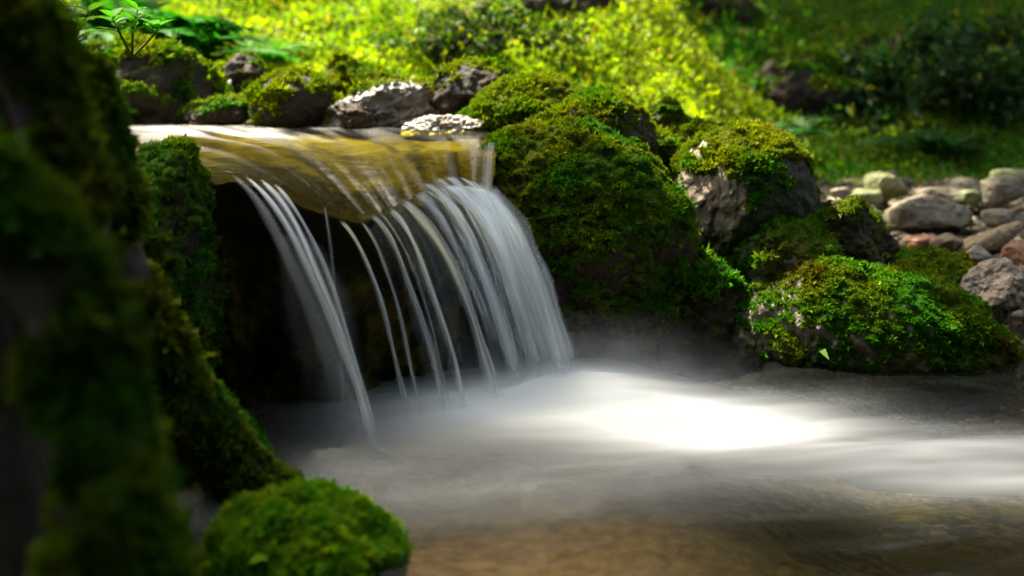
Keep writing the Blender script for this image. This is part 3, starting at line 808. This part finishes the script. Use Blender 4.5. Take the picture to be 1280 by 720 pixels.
fern(at(1010, 170, 5.9), 9, .24, 'small fern by the yellow mossy boulder', (.03, .12, .012), r)

def leaf_cloud(centers, rad, n, size, r, col, colv=.35, yellow=0., flat=.5):
    """leaves in clumps; returns mesh arrays"""
    ci = r.integers(len(centers), size=n)
    d = nrm(r.normal(size=(n, 3))); q = centers[ci] + d * (rad[ci] * r.random(n) ** .45)[:, None] * np.array([1, 1, .75])
    N = nrm(d + np.array([0, 0, .6])); D, sd = rand_dirs(N, r.uniform(.4, 1, n), r)
    L = size * r.lognormal(0, .3, n)
    V, F = blades(q, D, sd, L, L * r.uniform(.45, .7, n), r, .4)
    cc = np.array(col) * (1 + colv * r.normal(size=(len(centers), 1)))[ci].clip(.4, 1.8) * r.uniform(.75, 1.3, (n, 1))
    yy = (r.random((n, 1)) < yellow); cc = np.where(yy, np.array([.16, .18, .008]) * r.uniform(.7, 1.3, (n, 1)), cc)
    return V, F, np.repeat(cc, 4, 0)

V, F, c = leaf_cloud(SHADE_CROWN[0] - torg, SHADE_CROWN[1], 24000, .10, np.random.default_rng(32), (.035, .09, .008))
link('crown', mesh_np('crown', V, F, M_LEAF, cols=c), tree)

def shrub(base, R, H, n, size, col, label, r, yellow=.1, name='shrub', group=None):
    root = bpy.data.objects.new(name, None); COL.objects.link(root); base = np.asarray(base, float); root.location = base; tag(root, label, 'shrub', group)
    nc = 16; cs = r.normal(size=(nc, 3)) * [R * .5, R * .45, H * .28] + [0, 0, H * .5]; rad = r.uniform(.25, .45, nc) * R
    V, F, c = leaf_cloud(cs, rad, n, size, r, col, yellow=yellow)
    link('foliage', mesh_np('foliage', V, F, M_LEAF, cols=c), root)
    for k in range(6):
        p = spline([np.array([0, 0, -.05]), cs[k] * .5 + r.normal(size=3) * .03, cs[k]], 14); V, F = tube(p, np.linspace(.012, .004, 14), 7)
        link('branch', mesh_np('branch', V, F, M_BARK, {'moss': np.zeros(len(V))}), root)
def on_ground(px, py, lo=4.0, hi=16.0):
    """first ground point along a view ray"""
    ys = np.linspace(lo, hi, 600); pts = np.array([at(px, py, y) for y in ys]); hh = height(pts[:, 0], pts[:, 1])
    k = np.argmax(pts[:, 2] < hh); return pts[k] if (pts[:, 2] < hh).any() else pts[-1]
r = np.random.default_rng(28)
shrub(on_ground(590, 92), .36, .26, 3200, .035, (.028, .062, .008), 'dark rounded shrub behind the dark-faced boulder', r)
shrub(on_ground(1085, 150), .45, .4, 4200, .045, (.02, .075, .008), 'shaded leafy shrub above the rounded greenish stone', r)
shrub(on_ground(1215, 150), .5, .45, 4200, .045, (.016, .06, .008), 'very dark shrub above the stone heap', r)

# undergrowth on the far slope: leaves and grass nobody could count
gm = sstep(5.0, 5.4, gV[:, 1] - .85 * sstep(.7, 1.5, gV[:, 0])) * sstep(13, 11, gV[:, 1]) * sstep(7.5, 6, np.abs(gV[:, 0]))
gm = gm * (1 / (1 + .35 * np.clip(gV[:, 1] - 5.5, 0, 9))) * (.35 + .65 * sstep(-.25, .2, fbm(gV * 1.3 + 5, 3)))
P, k = sample(gV, gT, gm, 560000, r); PN = gN[gT[k]].mean(1); PN = nrm(np.where(PN[:, 2:3] < 0, -PN, PN) + [0, 0, .5])
lf = r.random(len(P)) < .82
zone = fbm(P * .8 + 21, 3); right = sstep(.6, 1.6, P[:, 0])
D, sd = rand_dirs(PN, np.where(lf, r.uniform(.35, .95, len(P)), r.uniform(.05, .5, len(P))), r)
L = np.where(lf, .027, .07) * r.lognormal(0, .35, len(P)); W = np.where(lf, L * .65, .006)
P = P + PN * (r.random((len(P), 1)) ** 1.5 * np.where(lf, .09, .0)[:, None] * (.6 + zone[:, None] * .8))
V, F = blades(P, D, sd, L, W, r, .5)
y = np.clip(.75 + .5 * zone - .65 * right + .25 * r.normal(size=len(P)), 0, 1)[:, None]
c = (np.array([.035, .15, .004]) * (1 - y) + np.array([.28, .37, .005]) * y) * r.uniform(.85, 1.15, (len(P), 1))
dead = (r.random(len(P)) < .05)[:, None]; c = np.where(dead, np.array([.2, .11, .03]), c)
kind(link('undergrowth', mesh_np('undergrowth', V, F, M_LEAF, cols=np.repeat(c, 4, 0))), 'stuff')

# brown outcrop under the ivy on the shaded side
B('boulder', on_ground(1020, 150) + [0, .1, .1], (.35, .3, .26), (0, .1, 0), 61, 6, cuts=5, moss=2500, msize=.02, mbias=-.5, label='dark earthy rock half buried in the shaded slope')
B('boulder', on_ground(1180, 120) + [0, .1, .1], (.5, .35, .3), (0, .1, 0), 62, 6, cuts=5, moss=2500, msize=.02, mbias=-.5, label='wide dark rock under the shaded shrubs')
B('boulder', on_ground(890, 22) + [0, .1, .0], (.32, .3, .2), (0, .1, 0), 63, 5, cuts=4, label='brown rock high on the slope', moss=3000, msize=.012, mbias=-.2)
B('boulder', on_ground(715, 15) + [0, .1, .0], (.26, .3, .22), (0, .1, 0), 64, 5, cuts=4, label='dark rock high on the sunny slope')

# ------------------------------------------------------------------ trees out of view, most added to block sun and sky
def make_tree(base, H, tr, crown_c, crown_r, n, leaf, label, seed, col=(.035, .085, .008), nc=46, fall=.4):
    r = np.random.default_rng(seed); base = np.asarray(base, float)
    root = bpy.data.objects.new('tree', None); COL.objects.link(root); root.location = base; tag(root, label, 'tree')
    cc = np.asarray(crown_c, float) - base; cr = np.asarray(crown_r, float)
    p = spline([np.array([0, 0, -.3]), np.array([.03, 0, H * .3]), cc * [.4, .4, 0] + [0, 0, H * .6], cc + [0, 0, cr[2] * .4]], 60)
    V, F = tube(p, np.linspace(tr, tr * .2, 60) * (1 + .8 * np.exp(-np.linspace(0, 25, 60))), 20, jitter=.2, freq=4, seed=seed)
    link('trunk', mesh_np('trunk', V, F, M_BARK, {'moss': np.zeros(len(V))}), root)
    d = nrm(r.normal(size=(nc, 3))); cs = cc + d * cr * (r.random((nc, 1)) ** fall); rad = r.uniform(.22, .4, nc) * cr.mean()
    for k in range(10):
        i = r.integers(25, 55); q = spline([p[i], (p[i] + cs[k]) / 2 + r.normal(size=3) * .15, cs[k]], 18); V, F = tube(q, np.linspace(tr * .3, .01, 18), 8)
        link('limb', mesh_np('limb', V, F, M_BARK, {'moss': np.zeros(len(V))}), root)
    V, F, c = leaf_cloud(cs, rad, n, leaf, r, col)
    link('crown', mesh_np('crown', V, F, M_LEAF, cols=c), root)
def gpt(x, y): return np.array([x, y, hz(x, y)])
make_tree(gpt(2.4, 9.4), 4, .22, np.array([3.6, 7.2, 1]) + 5.2 * SUN_DIR, (2.9, 2.9, 1.3), 40000, .09, 'tall tree shading the bank above the gravel', 71, (.035, .085, .008), 110, .85)
make_tree(gpt(4.2, 7.6), 4, .2, np.array([4.9, 5.9, 1]) + 5.2 * SUN_DIR, (1.9, 2.2, 1.6), 20000, .13, 'tree leaning over the gravel bank', 72)
for k_, (x_, y_, s_) in enumerate([(-5.2, 12.2, 1.1), (-2.6, 12.8, 1.2), (-.3, 12.0, 1.0), (2.2, 12.9, 1.2), (4.8, 12.0, 1.1)]):  # unseen row added so the water mirrors foliage instead of sky
    make_tree(gpt(x_, y_), 4, .2, (x_, y_ + .2, hz(x_, y_) + 2.1), (1.6 * s_, 1.3 * s_, 1.9), 11000, .14, ['slender tree at the top of the slope, first of its row', 'broad tree at the top of the slope, second of its row', 'tree at the top of the slope, middle of its row', 'broad tree at the top of the slope, fourth of its row', 'last tree of the row at the top of the slope'][k_], 81 + k_, (.05, .11, .006))
make_tree(gpt(-3.5, 7.2), 4, .2, (.7, 6.3, 5.0), (1.5, 1.3, .7), 18000, .12, 'tree leaning far out over the upper pool', 92, (.05, .11, .008))  # crown added out of view to keep sky out of the film's reflection
fine_c = np.array([.42, 2.32, 0]) + 14.0 * SUN_DIR  # unseen crown set along the sun ray to dim the landing water
make_tree(gpt(-7.0, 9.6), 8.5, .22, fine_c, (1.3, 1.0, 1.0), 56000, .035, 'tall fine-leaved tree high over the bank', 91, (.04, .1, .008), 420)
make_tree(gpt(-3.6, .6), 4, .24, (-2.0, .2, 2.7), (1.6, 1.7, .9), 22000, .14, 'tree over the near bank on the root side', 73)  # crown added to keep sky light off the left bank
make_tree(gpt(1.6, -4.2), 4, .24, (.6, -2.3, 3.2), (3.2, 2.4, 2.2), 30000, .14, 'tree on the near bank behind the pool', 74)  # added unseen, like the two below, to block sky fill
make_tree(gpt(-2.2, -4.0), 3, .2, (-.2, -2.7, 2.0), (4.0, 1.4, 1.3), 32000, .14, 'low spreading tree on the near bank opposite the fall', 76)
make_tree(gpt(3.8, -.5), 4, .22, (3.2, .6, 3.6), (2.4, 2.8, 1.8), 24000, .14, 'tree on the gravel side of the pool', 75)

# ------------------------------------------------------------------ light, sky, camera
li = bpy.data.lights.new('sun', 'SUN'); li.energy = 5.0; li.angle = math.radians(.5); li.color = (1, .93, .78)
so = bpy.data.objects.new('sun', li); COL.objects.link(so)
so.rotation_euler = Vector(SUN_DIR).to_track_quat('Z', 'Y').to_euler(); so.location = Vector(SUN_DIR * 30)
w = bpy.data.worlds.new('World'); S.world = w; w.use_nodes = True
nt_ = w.node_tree; bg = nt_.nodes['Background']
sk = nt_.nodes.new('ShaderNodeTexSky'); sk.sky_type = 'NISHITA'; sk.sun_disc = False; sk.dust_density = 7; sk.ozone_density = 0.2; sk.air_density = .8; sk.sun_elevation = SUN_EL; sk.sun_rotation = SUN_AZ
nt_.links.new(sk.outputs[0], bg.inputs['Color']); bg.inputs['Strength'].default_value = .15

cam = bpy.data.cameras.new('camera'); co_ = bpy.data.objects.new('camera', cam); COL.objects.link(co_)
cam.sensor_width = 36; cam.lens = 36 * FPX / 1280; cam.clip_start = .02; cam.clip_end = 500
co_.location = CAM; co_.rotation_euler = (math.pi / 2 - PITCH, 0, 0)
cam.dof.use_dof = True; cam.dof.focus_distance = 3.35; cam.dof.aperture_fstop = 1.5
S.camera = co_

S.view_settings.view_transform = 'Standard'; S.view_settings.look = 'None'; S.view_settings.gamma = 1; S.view_settings.exposure = 2.45
S.render.engine = 'CYCLES'
c = S.cycles
c.use_denoising = True; c.max_bounces = 8; c.diffuse_bounces = 4; c.glossy_bounces = 3; c.transmission_bounces = 4; c.transparent_max_bounces = 24; c.volume_bounces = 1
c.sample_clamp_indirect = 4.0; c.caustics_reflective = False; c.caustics_refractive = False
